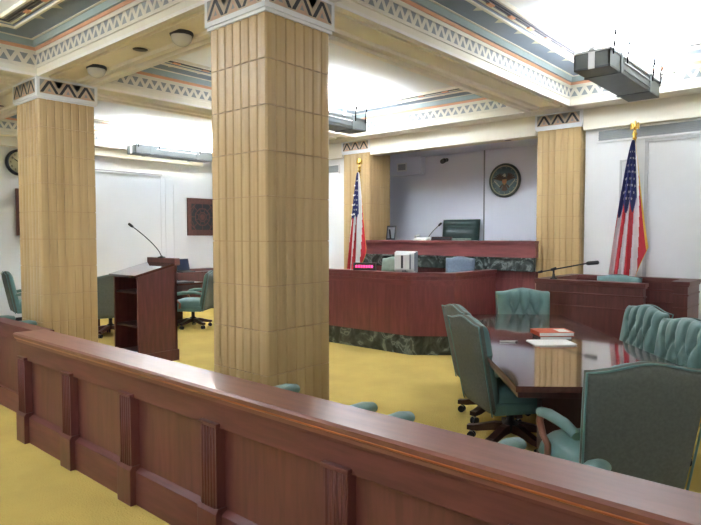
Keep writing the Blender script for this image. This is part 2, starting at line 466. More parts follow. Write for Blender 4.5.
# ------------------------------------------------------------------ the rail
def rail():
    t = thing('courtroom_rail', 'long low panelled mahogany rail crossing the foreground', 'rail', (-5.1, 1.85, 0))
    X0, X1 = -4.98, 1.6
    ox, oy = 5.1, -1.85
    def lo(a): return a+ox
    mb = MB()
    prof = [(1.748, .775), (1.748, .808), (1.728, .813), (1.722, .835), (1.735, .845), (1.96, .845), (1.985, .835), (1.985, .80), (1.97, .775)]
    mb.prism([(y+oy, z) for y, z in prof], 'x', lo(X0-.02), lo(X1), 'rail_top', bev=.0)
    obj('top_cap', mb, t, 'polished mahogany cap')
    mb = MB()
    mb.tube([(lo(X0-.02), 1.742+oy, .806), (lo(X1), 1.742+oy, .806)], .0085, 'wood_bead', 10)
    obj('bead_moulding', mb, t, 'thin orange bead under the cap')
    mb = MB(); mb.box(lo(X0), lo(X1), 1.765+oy, 1.96+oy, .640, .775, 'wood_h', .004)
    mb.box(lo(X0), lo(X1), 1.757+oy, 1.97+oy, .755, .776, 'wood_h', .003)
    obj('frieze_board', mb, t)
    mb = MB(); mb.box(lo(X0), lo(X1), 1.80+oy, 1.95+oy, .1, .66, 'wood'); obj('panel', mb, t)
    mb = MB(); mb.box(lo(X0), lo(X1), 1.765+oy, 1.965+oy, 0, .20, 'wood_h', .004)
    mb.prism([(1.765+oy, .20), (1.80+oy, .22), (1.80+oy, .20)], 'x', lo(X0), lo(X1), 'wood_h')
    obj('base_board', mb, t)
    for x in (-4.98, -4.19, -3.385, -2.55, -1.68, -.85, -.02, .8):
        mb = MB(); a = lo(x); w = .135
        mb.box(a, a+w, 1.745+oy, 1.81+oy, .22, .655, 'wood')
        for k in range(5): mb.tube([(a+.019+k*.0243, 1.748+oy, .235), (a+.019+k*.0243, 1.748+oy, .645)], .0085, 'wood_reed', 8)
        mb.box(a-.008, a+w+.008, 1.738+oy, 1.81+oy, .645, .665, 'wood_h', .004)
        mb.box(a-.012, a+w+.012, 1.73+oy, 1.81+oy, 0, .215, 'wood', .004)
        mb.prism([(1.73+oy, .215), (1.745+oy, .235), (1.81+oy, .235), (1.81+oy, .215)], 'x', a-.012, a+w+.012, 'wood')
        obj('pilaster', mb, t, 'reeded pilaster with plinth')
    return t
rail()
def gate():
    t = thing('swing_gate', 'panelled mahogany gate set back at the left end of the rail', 'gate', (-5.86, 2.05, 0))
    mb = MB(); mb.box(-.50, .66, -.07, .07, .75, .80, 'wood_h', .006); mb.box(-.50, .66, -.055, .055, .66, .75, 'wood_h', .004); obj('top_cap', mb, t)
    mb = MB(); mb.box(-.44, .64, -.03, .03, .18, .66, 'wood'); obj('panel', mb, t)
    mb = MB(); mb.box(-.50, .66, -.05, .05, .0, .18, 'wood_h', .004); obj('base_board', mb, t)
    for x in (-.5, .58):
        mb = MB(); mb.box(x, x+.08, -.05, .05, .18, .66, 'wood', .004); obj('stile', mb, t)
    t2 = thing('side_rail', 'mahogany rail beyond the gate at the left picture edge', 'rail', (-7.21, 1.98, 0))
    mb = MB(); mb.box(-.75, .82, -.09, .09, .78, .84, 'wood_h', .006); obj('top_cap', mb, t2)
    mb = MB(); mb.box(-.75, .80, -.06, .06, 0, .78, 'wood'); obj('panel', mb, t2)
    mb = MB(); mb.box(.66, .80, -.085, -.04, 0, .66, 'wood', .004); obj('pilaster', mb, t2)
gate()

# ------------------------------------------------------------------ chairs
def seg_d(px, pz, a, b):
    ax, az = a; bx, bz = b
    dx, dz = bx-ax, bz-az; L = dx*dx+dz*dz
    t = max(0, min(1, ((px-ax)*dx+(pz-az)*dz)/L)) if L else 0
    return math.hypot(px-ax-t*dx, pz-az-t*dz)

def tufted_back(w0, w1, h, arch, th, tilt, base, mfront='leather', mback='fabric_back', tuft=True, nu=44, nv=44):
    rows = [(.58, (-.17, -.057, .057, .17)), (.44, (-.115, 0, .115)), (.30, (-.17, -.057, .057, .17))]
    segs = []; btn = []
    if tuft:
        for i, (v, us) in enumerate(rows):
            for u in us:
                btn.append((u, v*h/.62))
        B = [(u, v) for u, v in btn]
        for u, v in B[:4]: segs.append(((u, v), (u, h+arch)))
        for (i, j) in ((0, 4), (1, 4), (1, 5), (2, 5), (2, 6), (3, 6), (4, 7), (4, 8), (5, 8), (5, 9), (6, 9), (6, 10)):
            segs.append((B[i], B[j]))
        segs = [((a[0], a[1]*.86), (b[0], b[1] if b[1] > h else b[1]*.86)) for a, b in segs]
        btn = [(u, v*.86) for u, v in btn]
    def zt(u): return h+arch*(.5+.5*math.cos(PI*max(-1, min(1, u*1.15))))
    def hw(v): return (w0+(w1-w0)*v**.9)/2
    ct, st = math.cos(tilt), math.sin(tilt)
    def put(x, y, z): return (x, base[1]+y*ct-z*st, base[2]+z*ct+y*st)
    def rnd(u, v):
        return (max(0, 1-abs(u)**7)*max(0, 1-abs(2*v-1)**11))**.5
    def front(a, b):
        u, v = 2*a-1, b
        x, z = u*hw(v), v*zt(u)
        y = th/2*rnd(u, v)
        if tuft:
            e = rnd(u, v)
            d = min(seg_d(x, z, p, q) for p, q in segs)
            y += .018*e*e
            y -= .024*e*math.exp(-(d/.014)**2)
            for bx, bz in btn: y -= .016*e*math.exp(-(math.hypot(x-bx, z-bz)/.022)**2)
        return put(x, y, z)
    def back(a, b):
        u, v = 2*a-1, b
        return put(u*hw(v), -th/2*rnd(u, v), v*zt(u))
    mb = MB(); mb.solid(front, back, nu, nv, mfront, mback)
    # side welts with nail heads look: piping round the back edge
    pts = [put(-hw(v)*1.0, -th*.30, v*zt(-1)) for v in [i/10 for i in range(11)]]
    pts += [put(u*hw(1), -th*.30, zt(u)*1.0) for u in [-.9+i*.1 for i in range(19)]]
    pts += [put(hw(v), -th*.30, v*zt(1)) for v in [1-i/10 for i in range(11)]]
    mb.tube(pts, .006, mfront, 6)
    return mb, put, btn

def swivel_base(t, legs=5, r=.30, ang0=.3, m='wood_dark'):
    mb = MB(); mb.lathe([(.045, .10), (.06, .12), (.06, .17), (.03, .19), (.028, .36), (.08, .365), (.08, .385)], 'black', 16)
    obj('swivel_post', mb, t, 'black swivel post')
    for k in range(legs):
        a = ang0+2*PI*k/legs; rot = Matrix.Rotation(a, 3, 'Z')
        mb = MB()
        prof = [(.03, .10), (.03, .165), (.12, .16), (r-.02, .115), (r+.03, .11), (r+.03, .075), (r-.05, .075), (.12, .10)]
        w = .028
        P0 = [rot @ Vector((x, -w, z)) for x, z in prof]; P1 = [rot @ Vector((x, w, z)) for x, z in prof]
        A = [mb.bm.verts.new(p) for p in P0]; B = [mb.bm.verts.new(p) for p in P1]; n = len(A)
        fs = [mb.bm.faces.new(A), mb.bm.faces.new(B[::-1])]+[mb.bm.faces.new((A[i], B[i], B[(i+1) % n], A[(i+1) % n])) for i in range(n)]
        mb._set(fs, m); bmesh.ops.recalc_face_normals(mb.bm, faces=fs)
        leg = obj('leg', mb, t, 'dark wood capped leg')
        mb = MB(); c = rot @ Vector((r, 0, .03)); tn = rot @ Vector((0, 1, 0))
        for s in (-.017, .017):
            cc = c+tn*s
            ring = []
            mb.tube([cc-tn*.010, cc+tn*.010], .030, 'black', 14)
        mb.tube([c, c+Vector((0, 0, .05))], .012, 'chrome', 8)
        obj('caster', mb, leg, 'black twin wheel caster')

def seat_pad(w, d, z0, z1, y0, m='leather'):
    def f(a, b):
        u, v = 2*a-1, 2*b-1
        e = (max(0, 1-abs(u)**6)*max(0, 1-abs(v)**6))**.5
        return (u*w/2*(1-.04*(1-b)), y0+(v+1)/2*d, z0+.05+(z1-z0-.05)*e+.012*e*(1-v*v))
    def g(a, b):
        u, v = 2*a-1, 2*b-1
        e = (max(0, 1-abs(u)**14)*max(0, 1-abs(v)**14))**.5
        return (u*w/2*(1-.04*(1-b)), y0+(v+1)/2*d, z0+.05-.05*e)
    mb = MB(); mb.solid(f, g, 26, 26, m)
    return mb

def executive_chair(label, loc, rotz, group):
    """tufted high-back swivel armchair; the sitter looks along +Y"""
    t = thing('leather_armchair', label, 'chair', loc, rotz, group)
    swivel_base(t)
    mb = seat_pad(.56, .56, .30, .50, -.26); mb.box(-.27, .27, -.25, .29, .305, .40, 'leather', .02)
    obj('seat', mb, t)
    mb, put, btn = tufted_back(.53, .61, .67, .04, .11, R(11), (0, -.235, .31))
    bk = obj('backrest', mb, t, 'tufted front with plain dark back')
    for s in (-1, 1):
        mb = MB()
        mb.tube([(s*.285, -.26, .615), (s*.30, -.12, .64), (s*.305, .06, .63), (s*.30, .17, .61), (s*.295, .20, .585)], [.028, .034, .036, .034, .022], 'leather_lt', 12, flat=(1.05, .8))
        arm = obj('armrest', mb, t, 'padded green arm')
        mb = MB()
        mb.tube([(s*.295, .19, .595), (s*.30, .205, .55), (s*.295, .16, .48), (s*.285, .12, .44), (s*.28, .13, .36)], [.022, .021, .018, .018, .02], 'arm_wood', 10)
        obj('arm_post', mb, arm, 'curved wooden arm post')
    return t
def W(xc, zc):   # plan position from distances to the side of and along the viewing direction's ground track
    a = R(41.2); return (math.cos(a)*xc-math.sin(a)*zc, math.sin(a)*xc+math.cos(a)*zc, 0)
G1 = 'green leather chairs round the conference table'
chA = executive_chair('tufted green armchair seen from behind its left side, nearest on the table left side', (-2.04, 4.19, 0), R(-38), G1)
for (loc, rz, lb) in (
    ((-2.46, 4.745, 0), -41, 'green leather armchair mostly hidden behind the nearer one on the table left side'),
    ((-1.03, 3.28, 0), 44, 'large dark green chair back facing the camera at the near end of the table'),
    ((-1.68, 5.25, 0), 135, 'tufted green leather armchair on the table right side, closer to the witness box'),
    ((-1.21, 4.55, 0), 137, 'tufted green leather armchair on the table right side, cut by the picture edge'),
    ((-2.71, 6.06, 0), 221, 'tufted green leather armchair at the far end of the table, facing the camera'),
): dup(chA, loc, R(rz), lb)
G2 = 'green leather chairs at the far counsel table'
for (loc, rz, lb) in (
    ((-8.86, 5.95, 0), 126, 'green swivel armchair in profile right of the lectern, by the laptop desk'),
    ((-9.15, 4.60, 0), 70, 'blue green armchair half hidden between left column and lectern'),
    ((-10.80, 4.02, 0), -12, 'green armchair at far left under the wall clock'),
): dup(chA, loc, R(rz), lb, G2)

def low_armchair(label, loc, rotz, group):
    t = thing('low_armchair', label, 'chair', loc, rotz, group)
    mb = seat_pad(.52, .50, .26, .44, -.20, 'leather'); obj('seat', mb, t)
    mb, put, btn = tufted_back(.54, .56, .44, .02, .10, R(6), (0, -.22, .28), 'leather', 'leather', False, 20, 20)
    obj('backrest', mb, t)
    for s in (-1, 1):
        mb = MB()
        mb.tube([(s*.31, -.22, .655), (s*.31, -.05, .655), (s*.31, .16, .65), (s*.31, .225, .638), (s*.31, .235, .62)], [.038, .041, .044, .041, .028], 'leather_lt', 16, flat=(1.05, .72))
        arm = obj('armrest', mb, t, 'rounded padded arm end')
        mb = MB(); mb.box(s*.31-.028, s*.31+.028, -.2, .19, .30, .63, 'leather', .015); obj('arm_panel', mb, arm)
    for sx in (-1, 1):
        for sy in (-.17, .24):
            mb = MB(); mb.prism([(sx*.24-.022, sy-.022), (sx*.24+.022, sy-.022), (sx*.24+.022, sy+.022), (sx*.24-.022, sy+.022)], 'z', 0, .28, 'wood_dark'); obj('leg', mb, t)
    return t
G3 = 'low green armchairs along the inside of the rail'
lw = low_armchair('low green armchair behind the rail, both arm tips showing left of the table chairs', (-1.51, 2.32, 0), 0, G3)
for (x, y, rz, lb) in ((-2.39, 2.33, 0, 'low green armchair behind the rail, arm tips showing beside the thick column'),
                       (-.51, 2.30, 0, 'low green armchair behind the rail, arm tip in front of the big chair back'),
                       (-7.18, 2.365, 0, 'low green armchair beyond the gate at far left, both arms above the rail')):
    dup(lw, (x, y, 0), R(rz), lb)

# ------------------------------------------------------------------ conference table
def conf_table():
    t = thing('conference_table', 'long dark polished conference table with mirror-like top', 'table', (-1.99, 4.69, 0), R(39))
    L, Wd = 1.55, .60
    mb = MB(); mb.box(-Wd+.003, Wd-.003, -L+.003, L-.003, .746, .75, 'table_top'); mb.box(-Wd, Wd, -L, L, .715, .746, 'edge_wood', .004); obj('tabletop', mb, t, 'mirror-polished brown top')
    mb = MB(); mb.box(-Wd+.015, Wd-.015, -L+.015, L-.015, .680, .714, 'wood_dark', .004); obj('apron', mb, t)
    for s in (-1, 1):
        mb = MB(); mb.box(-.30, .30, s*.95-.06, s*.95+.06, .06, .680, 'wood_dark', .006); mb.box(-.42, .42, s*.95-.09, s*.95+.09, 0, .07, 'wood_dark', .01)
        obj('pedestal', mb, t)
    mb = MB(); mb.box(-.03, .03, -.90, .90, .25, .40, 'wood_dark'); obj('stretcher', mb, t)
conf_table()
mb = MB(); mb.box(-.16, .16, -.115, .115, 0, .004, 'paper', .0); mb.box(-.15, .17, -.105, .118, .004, .007, 'paper')
o = obj('paper_stack', mb, None, None, (-1.88, 4.55, .7515)); o.rotation_euler.z = R(43); tag(o, 'white sheets of paper in front of the red book on the table', 'paper')
def book(name, label, cat, loc, rz, w, d, h, m):
    t = thing(name, label, cat, loc, rz)
    mb = MB(); mb.box(-w+.004, w-.004, -d+.004, d-.006, .004, h-.004, 'paper'); obj('pages', mb, t, 'white page block')
    mb = MB(); mb.box(-w, w, -d, d, h-.004, h, m, .001); mb.box(-w, w, -d, d, 0, .004, m, .001); mb.box(-w, -w+.004, -d, d, 0, h, m, .001); obj('cover', mb, t)
    return t
book('notebook', 'dark bound book lying under the red book', 'book', (-1.97, 4.79, .7515), R(41), .13, .10, .028, 'book_dark')
b2 = book('book', 'red covered book on top of the dark one on the table', 'book', (-1.97, 4.79, .780), R(43), .145, .11, .034, 'book_red')
mb = MB(); mb.box(.03, .12, -.08, .06, .0341, .0355, 'paper'); obj('title_patch', mb, b2, 'white paper patch on the cover')
t = thing('pen', 'slim silver pen lying on the table left of the paper', 'pen', (-2.15, 4.38, .757), R(45))
mb = MB(); mb.tube([(-.075, 0, 0), (.05, 0, 0)], .0055, 'white_plastic', 10); obj('barrel', mb, t)
mb = MB(); mb.tube([(.05, 0, 0), (.068, 0, 0), (.078, 0, -.003)], [.0055, .004, .001], 'chrome', 10); mb.box(-.07, -.03, -.002, .002, .005, .009, 'chrome'); obj('tip', mb, t, 'chrome tip and clip')

# ------------------------------------------------------------------ clerk bench
def offset_poly(pts, d):
    out = []
    for i, p in enumerate(pts):
        p = Vector(p); ns = []
        if i > 0: e = (p-Vector(pts[i-1])).normalized(); ns.append(Vector((-e.y, e.x)))
        if i < len(pts)-1: e = (Vector(pts[i+1])-p).normalized(); ns.append(Vector((-e.y, e.x)))
        if len(ns) == 2:
            b = (ns[0]+ns[1]).normalized(); out.append(tuple(p+b*(d/b.dot(ns[0]))))
        else: out.append(tuple(p+ns[0]*d))
    return out
def wall_run(path, d0, d1, z0, z1, m, bev=.0):
    a = offset_poly(path, d0); b = offset_poly(path, d1)
    mb.prism(a+b[::-1], 'z', z0, z1, m, bev=bev)
CP = [(-7.3, 7.5), (-7.3, 6.5), (-4.62, 6.5), (-4.16, 6.86), (-4.16, 8.01)]
t = thing('clerk_bench', 'lower mahogany bench with angled corner and green marble plinth', 'bench')
mb = MB(); wall_run(CP, 0, .09, .25, 1.05, 'wood_red'); obj('front_panel', mb, t)
mb = MB(); wall_run(CP, -.02, .11, 1.05, 1.10, 'wood_red_h', .006); wall_run(CP, -.008, .1, .985, 1.0, 'wood_red_h'); wall_run(CP, -.004, .1, .93, .985, 'wood_red_h'); obj('top_cap', mb, t)
mb = MB(); wall_run(CP, -.03, .09, 0, .235, 'marble'); wall_run(CP, -.018, .09, .235, .25, 'marble'); obj('plinth', mb, t, 'dark green veined marble plinth')
mb = MB(); wall_run([(-7.2, 7.4), (-7.2, 6.6), (-4.62, 6.6), (-4.27, 6.88), (-4.27, 7.4)], .0, .40, .74, .78, 'wood_red_h'); obj('worktop', mb, t)
# judge bench
t = thing('judge_bench', 'tall mahogany judge bench with green marble ledge under its top', 'bench')
X0, X1 = -6.87, -3.60
YF = 8.12
mb = MB(); mb.box(X0, X1, YF, YF+.10, 1.28, 1.48, 'wood_red_h'); obj('upper_panel', mb, t)
mb = MB(); mb.prism([(X0-.03, YF-.03), (X1, YF-.03), (X1, 8.235), (-3.69, 8.235), (-3.69, 8.75), (-6.77, 8.75), (-6.77, 8.25), (X0-.03, 8.25)], 'z', 1.48, 1.52, 'wood_red_h', bev=.006); obj('top', mb, t)
mb = MB(); mb.box(X0-.01, X1, YF-.06, YF+.02, 1.08, 1.255, 'marble', .01); mb.box(X0-.03, X1, YF-.09, YF+.02, 1.255, 1.28, 'marble', .005); obj('ledge', mb, t, 'grey green veined marble ledge')
mb = MB(); mb.box(X0, X1, YF, YF+.10, 0, 1.08, 'wood_red')
for k in range(4):
    a = X0+.12+k*.77
    for (p, q, r_, s_) in ((a, a+.66, .95, .965), (a, a+.66, .28, .295)): mb.box(p, q, YF-.007, YF, r_, s_, 'wood_red')
    mb.box(a, a+.015, YF-.007, YF, .28, .965, 'wood_red'); mb.box(a+.645, a+.66, YF-.007, YF, .28, .965, 'wood_red')
obj('front_panel', mb, t)
mb = MB(); mb.box(-6.75, -3.68, 8.9, 9.74, 0, .40, 'carpet'); o = struct('floor_dais', mb, 'raised dais floor')

# witness box
def witness():
    t = thing('witness_box', 'open mahogany witness box with stepped band mouldings under the right flag', 'witness box', (-2.4, 7.4, 0))
    def run(x0, x1, y0, y1, nm, lb=None):
        mb = MB(); x0 += 2.4; x1 += 2.4; y0 -= 7.4; y1 -= 7.4
        mb.box(x0, x1, y0, y1, 0, 1.05, 'wood')
        for (z0, z1, e) in ((1.05, 1.09, .022), (1.03, 1.05, .012), (.93, .95, .010), (.79, .80, .006), (0, .16, .012)):
            mb.box(x0-e, x1+e, y0-e, y1+e, z0, z1, 'wood_h', .003)
        obj(nm, mb, t, lb)
    run(-2.99, -1.80, 6.78, 6.87, 'front_panel')
    run(-2.99, -2.90, 6.87, 7.92, 'side_panel')
    run(-2.90, -1.50, 7.83, 7.92, 'rear_panel')
    mb = MB(); mb.box(-.5, .5, -.5, .40, 0, .15, 'carpet'); obj('step_floor', mb, t, 'carpeted step')
    run(-1.64, -1.50, 7.35, 7.83, 'side_panel')
witness()
def small_chair(name, label, loc, rotz, m, w, top, group=None, legs=True, seat_z=.44):
    t = thing(name, label, 'chair', loc, rotz, group)
    mb = seat_pad(w, w*.95, seat_z-.10, seat_z, -w*.45, m); obj('seat', mb, t)
    mb, put, btn = tufted_back(w*.9, w*.95, top-seat_z-.10, .03, .07, R(9), (0, -w*.42, seat_z+.08), m, m, False, 18, 18)
    obj('backrest', mb, t)
    mb = MB(); mb.tube([(0, -w*.2, seat_z-.09), (0, -w*.46, seat_z-.04), (0, -w*.50, seat_z+.25)], .022, 'black', 8); obj('back_bracket', mb, t)
    mb = MB(); mb.lathe([(.03, .07), (.03, seat_z-.1), (.09, seat_z-.095), (.09, seat_z-.08)], 'black', 14); obj('swivel_post', mb, t)
    for k in range(5):
        a = 2*PI*k/5; mb = MB()
        mb.tube([(0, 0, .10), (.27*math.cos(a), .27*math.sin(a), .06)], [.03, .02], 'black', 8)
        mb.lathe([(.008, -.014), (.028, -.014), (.028, .014), (.008, .014)], 'black', 12, (.27*math.cos(a), .27*math.sin(a), .03), 'x')
        obj('leg', mb, t)
    return t
small_chair('witness_chair', 'green chair standing inside the witness box', (-2.34, 7.33, .15), R(175), 'leather', .56, .97)
small_chair('task_chair', 'blue grey rounded chair back behind the clerk bench, right of monitor', (-4.60, 7.64, .0), R(200), 'blue_fabric', .46, 1.28, None, True, .72)
small_chair('task_chair', 'sage green chair back behind the clerk bench, between red display and monitor', (-5.58, 7.08, .0), R(175), 'sage', .44, 1.27, None, True, .72)
# judge chair
def judge_chair():
    t = thing('judge_chair', 'green leather high-back chair with rolled cushions behind the judge bench', 'chair', (-5.64, 9.25, .40), R(190))
    swivel_base(t)
    obj('seat', seat_pad(.58, .56, .36, .52, -.26, 'leather_dk'), t)
    w = .72; ct, st = math.cos(R(9)), math.sin(R(9))
    def put(x, y, z): return (x, -.24+y*ct-z*st, .48+z*ct+y*st)
    def rnd(u, v): return (max(0, 1-abs(u)**8)*max(0, 1-abs(2*v-1)**10))**.5
    H = 1.03
    def front(a, b):
        u = 2*a-1; e = rnd(u, b)
        roll = .055*abs(math.sin(PI*b*3.5))**.5
        return put(u*w/2, e*(.06+roll), b*H)
    def back(a, b):
        u = 2*a-1; return put(u*w/2, -.06*rnd(u, b), b*H)
    mb = MB(); mb.solid(front, back, 20, 48, 'leather_dk', 'leather_dk'); obj('backrest', mb, t, 'channelled high back')
    for s in (-1, 1):
        mb = MB(); mb.tube([(s*.33, -.22, .70), (s*.34, .0, .72), (s*.33, .2, .70)], .04, 'leather_lt', 10); mb.tube([(s*.32, .1, .68), (s*.30, .05, .45)], .02, 'black', 8); obj('armrest', mb, t)
judge_chair()

# ------------------------------------------------------------------ things on the benches
def gooseneck(label, loc, rz, h, reach, base=True, m='black'):
    t = thing('gooseneck_microphone', label, 'microphone', loc, rz)
    mb = MB(); mb.lathe([(.05, 0), (.05, .012), (.02, .02), (.01, .03)], m, 16); obj('base', mb, t)
    pts = [(reach*(k/8)**1.25, 0, .02+h*(k/8)**.9) for k in range(9)]
    mb = MB(); mb.tube(pts, .0065, m, 8); obj('neck', mb, t)
    p, q = Vector(pts[-1]), Vector(pts[-2]); d = (p-q).normalized()
    mb = MB(); mb.tube([p, p+d*.02, p+d*.07, p+d*.08], [.01, .018, .018, .01], m, 12); obj('microphone_head', mb, t)
    return t
# red display
t = thing('led_display', 'small black box with glowing red digits on the clerk bench', 'display', (-5.46, 6.55, 1.101), R(20))
mb = MB(); mb.box(-.17, .17, -.03, .03, 0, .11, 'black', .006); obj('case', mb, t)
mb = MB()
for k in range(7):
    x = -.117+k*.039
    mb.box(x-.012, x+.012, -.0325, -.030, .064, .072, 'led'); mb.box(x-.012, x+.012, -.0325, -.030, .042, .05, 'led')
    mb.box(x-.012, x-.006, -.0325, -.030, .042, .072, 'led'); mb.box(x+.006, x+.012, -.0325, -.030, .042, .072, 'led')
obj('digits', mb, t, 'glowing pink red digits')
# monitor
t = thing('computer_monitor', 'white computer monitor turned away on the clerk bench', 'monitor', (-4.95, 6.82, .78), R(12))
mb = MB(); mb.box(-.165, .165, .04, .075, .30, .60, 'white_plastic', .008)
mb.prism([(-.15, .315), (.15, .315), (.15, .585), (-.15, .585)], 'y', -.02, .04, 'white_plastic'); mb.box(-.10, .10, -.07, -.02, .34, .56, 'white_plastic', .01)
obj('housing', mb, t, 'white housing')
mb = MB(); mb.box(-.15, .15, .0755, .078, .32, .58, 'screen'); obj('screen', mb, t, 'dark screen')
mb = MB(); mb.box(-.025, .005, -.077, -.07, .36, .54, 'charcoal'); mb.box(.1655, .169, -.0, .072, .305, .595, 'grey_plastic'); mb.box(.1505, .153, -.02, .04, .32, .58, 'grey_plastic'); mb.box(.1005, .103, -.07, -.02, .345, .555, 'grey_plastic'); obj('back_slot', mb, t, 'dark ventilation slot')
mb = MB(); mb.box(-.04, .04, -.02, .03, .02, .36, 'grey_plastic', .006); mb.box(-.12, .12, -.09, .10, 0, .02, 'grey_plastic', .006); obj('stand', mb, t, 'grey stand')
# judge bench items
gooseneck('thin black microphone curving above the judge bench', (-5.62, 8.40, 1.52), R(-5), .22, .22)
t = thing('telephone', 'small white desk telephone on the judge bench', 'telephone', (-5.62, 8.22, 1.52), R(12))
mb = MB(); mb.prism([(-.09, 0), (.09, 0), (.09, .055), (-.09, .02)], 'x', -.12, .12, 'white_plastic', bev=.004); obj('base', mb, t)
mb = MB(); mb.tube([(-.09, -.07, .06), (-.09, -.02, .075), (-.09, .05, .085), (-.09, .09, .08)], [.022, .014, .014, .022], 'white_plastic', 10); obj('handset', mb, t)
t = thing('name_plate', 'dark wood name plate on the judge bench before the green chair', 'name plate', (-5.28, 8.30, 1.52), R(-4))
mb = MB(); mb.prism([(-.03, 0), (.03, 0), (.012, .06), (-.012, .06)], 'x', -.2, .2, 'wood_dark'); obj('wedge', mb, t)
mb = MB(); mb.box(-.17, .17, -.024, -.021, .02, .045, 'charcoal'); obj('plaque_face', mb, t)
mb = MB(); mb.prism([(-.12, -.09), (.12, -.09), (.13, .09), (-.11, .09)], 'z', 0, .035, 'sage', bev=.004)
o = obj('desk_pad', mb, None, None, (-4.93, 8.32, 1.521)); tag(o, 'pale green pad of papers at the right of judge bench', 'pad')
t = thing('framed_picture', 'dark easel picture at the left end of the judge bench', 'picture', (-6.52, 8.55, 1.52), R(15))
mb = MB(); mb.box(-.09, .09, -.012, .012, 0, .26, 'charcoal', .004, Matrix.Rotation(R(-12), 3, 'X')); obj('frame', mb, t)
mb = MB(); mb.box(-.065, .065, -.0155, -.0125, .03, .23, 'grey_plastic', 0, Matrix.Rotation(R(-12), 3, 'X')); obj('print', mb, t, 'grey print')
mb = MB(); mb.box(-.015, .015, 0.0, .01, 0, .2, 'black', 0, Matrix.Rotation(R(18), 3, 'X')); obj('easel_leg', mb, t)
# witness microphone: boom on a small stand
t = thing('boom_microphone', 'black microphone on a tilted boom above the witness box rail', 'microphone', (-2.80, 6.83, 1.09), R(8))
mb = MB(); mb.lathe([(.045, 0), (.045, .01), (.018, .02), (.014, .06)], 'black', 14); obj('base', mb, t)
mb = MB(); mb.tube([(0, 0, .03), (0, 0, .115)], .011, 'black', 8); mb.tube([(-.03, 0, .105), (.03, 0, .125)], .017, 'black', 8); obj('stand', mb, t)
mb = MB(); mb.tube([(-.16, 0, .075), (.36, 0, .19)], .008, 'black', 8); mb.tube([(-.18, 0, .072), (-.13, 0, .083)], .016, 'black', 10); obj('boom', mb, t)
mb = MB(); mb.tube([(.36, 0, .19), (.38, 0, .193), (.49, 0, .205), (.50, 0, .206)], [.012, .022, .022, .012], 'black', 12); obj('microphone_head', mb, t)

# ------------------------------------------------------------------ lectern
def lectern():
    t = thing('lectern', 'mahogany lectern with open shelves and slanted top by the left column', 'lectern', (-6.98, 3.98, 0))
    w, d = .30, .27
    for s in (-1, 1):
        mb = MB(); x0, x1 = (-w, -w+.03) if s < 0 else (w-.03, w)
        mb.prism([(-d, 0), (d, 0), (d, 1.24), (-d, 1.09)], 'x', x0, x1, 'wood'); obj('side_panel', mb, t)
    mb = MB(); mb.box(-w, w, d-.03, d, 0, 1.24, 'wood'); obj('front_panel', mb, t)
    for z in (.12, .46, .88):
        mb = MB(); mb.box(-w+.03, w-.03, -d+.02, d-.03, z, z+.025, 'wood_dark'); obj('shelf', mb, t)
    mb = MB(); mb.box(-w-.015, w+.015, -d-.015, d+.015, 0, .14, 'wood', .005); obj('plinth', mb, t)
    mb = MB(); mb.prism([(-d-.05, 1.085), (d-.02, 1.225), (d-.02, 1.255), (-d-.05, 1.115)], 'x', -w-.02, w+.02, 'table_top'); obj('reading_top', mb, t, 'shiny slanted reading top')
    mb = MB(); mb.box(-w-.03, w+.03, d-.05, d+.03, 1.22, 1.31, 'wood', .006); obj('top_ledge', mb, t)
lectern()
gooseneck('tall black microphone leaning left from the lectern', (-6.95, 4.20, 1.31), R(215), .38, .38)

# ------------------------------------------------------------------ far left counsel furniture
t = thing('counsel_table', 'mahogany counsel table behind the lectern and left column', 'table', (-9.72, 5.25, 0))
mb = MB(); mb.box(-.55, .55, -1.05, 1.15, .715, .75, 'table_top', .006); obj('tabletop', mb, t)
mb = MB(); mb.box(-.51, .51, -1.0, 1.1, .63, .714, 'wood_dark'); obj('apron', mb, t)
for s in (-.75, .8):
    mb = MB(); mb.box(-.3, .3, s-.06, s+.06, 0, .63, 'wood_dark', .006); obj('pedestal', mb, t)
mb = MB(); mb.box(-.17, .17, -.22, .22, 0, .012, 'charcoal', .003)
o = obj('desk_blotter', mb, None, None, (-9.45, 6.05, .7515)); tag(o, 'dark blotter on the counsel table behind the lectern', 'blotter')
t = thing('side_desk', 'mahogany side desk by the far wall under the carved plaque', 'desk', (-11.12, 7.15, 0))
mb = MB(); mb.box(-.22, .22, -.9, .9, 0, .78, 'wood', .004); obj('cabinet', mb, t)
mb = MB(); mb.box(-.25, .26, -.93, .93, .78, .82, 'wood_h', .006); obj('top', mb, t)
mb = MB(); mb.box(-.2, -.02, .3, .9, .82, .87, 'wood', .004); obj('riser', mb, t)
t = thing('laptop', 'open dark laptop on the side desk behind the lectern', 'laptop', (-10.98, 7.20, .821), R(95))
mb = MB(); mb.box(-.17, .17, -.12, .06, 0, .02, 'charcoal', .003); obj('base', mb, t)
rt = Matrix.Translation(Vector((0, .06, .02))) @ Matrix.Rotation(R(-14), 4, 'X')
mb = MB(); vs = mb.box(-.17, .17, 0, .012, 0, .27, 'black', .003)
for v in mb.bm.verts: v.co = rt @ v.co
mb.mi('black'); lid = obj('screen_lid', mb, t)
mb = MB(); vs = mb.box(-.15, .15, -.002, 0, .02, .25, 'screen')
for v in mb.bm.verts: v.co = rt @ v.co
obj('screen', mb, lid, 'dark blue screen')

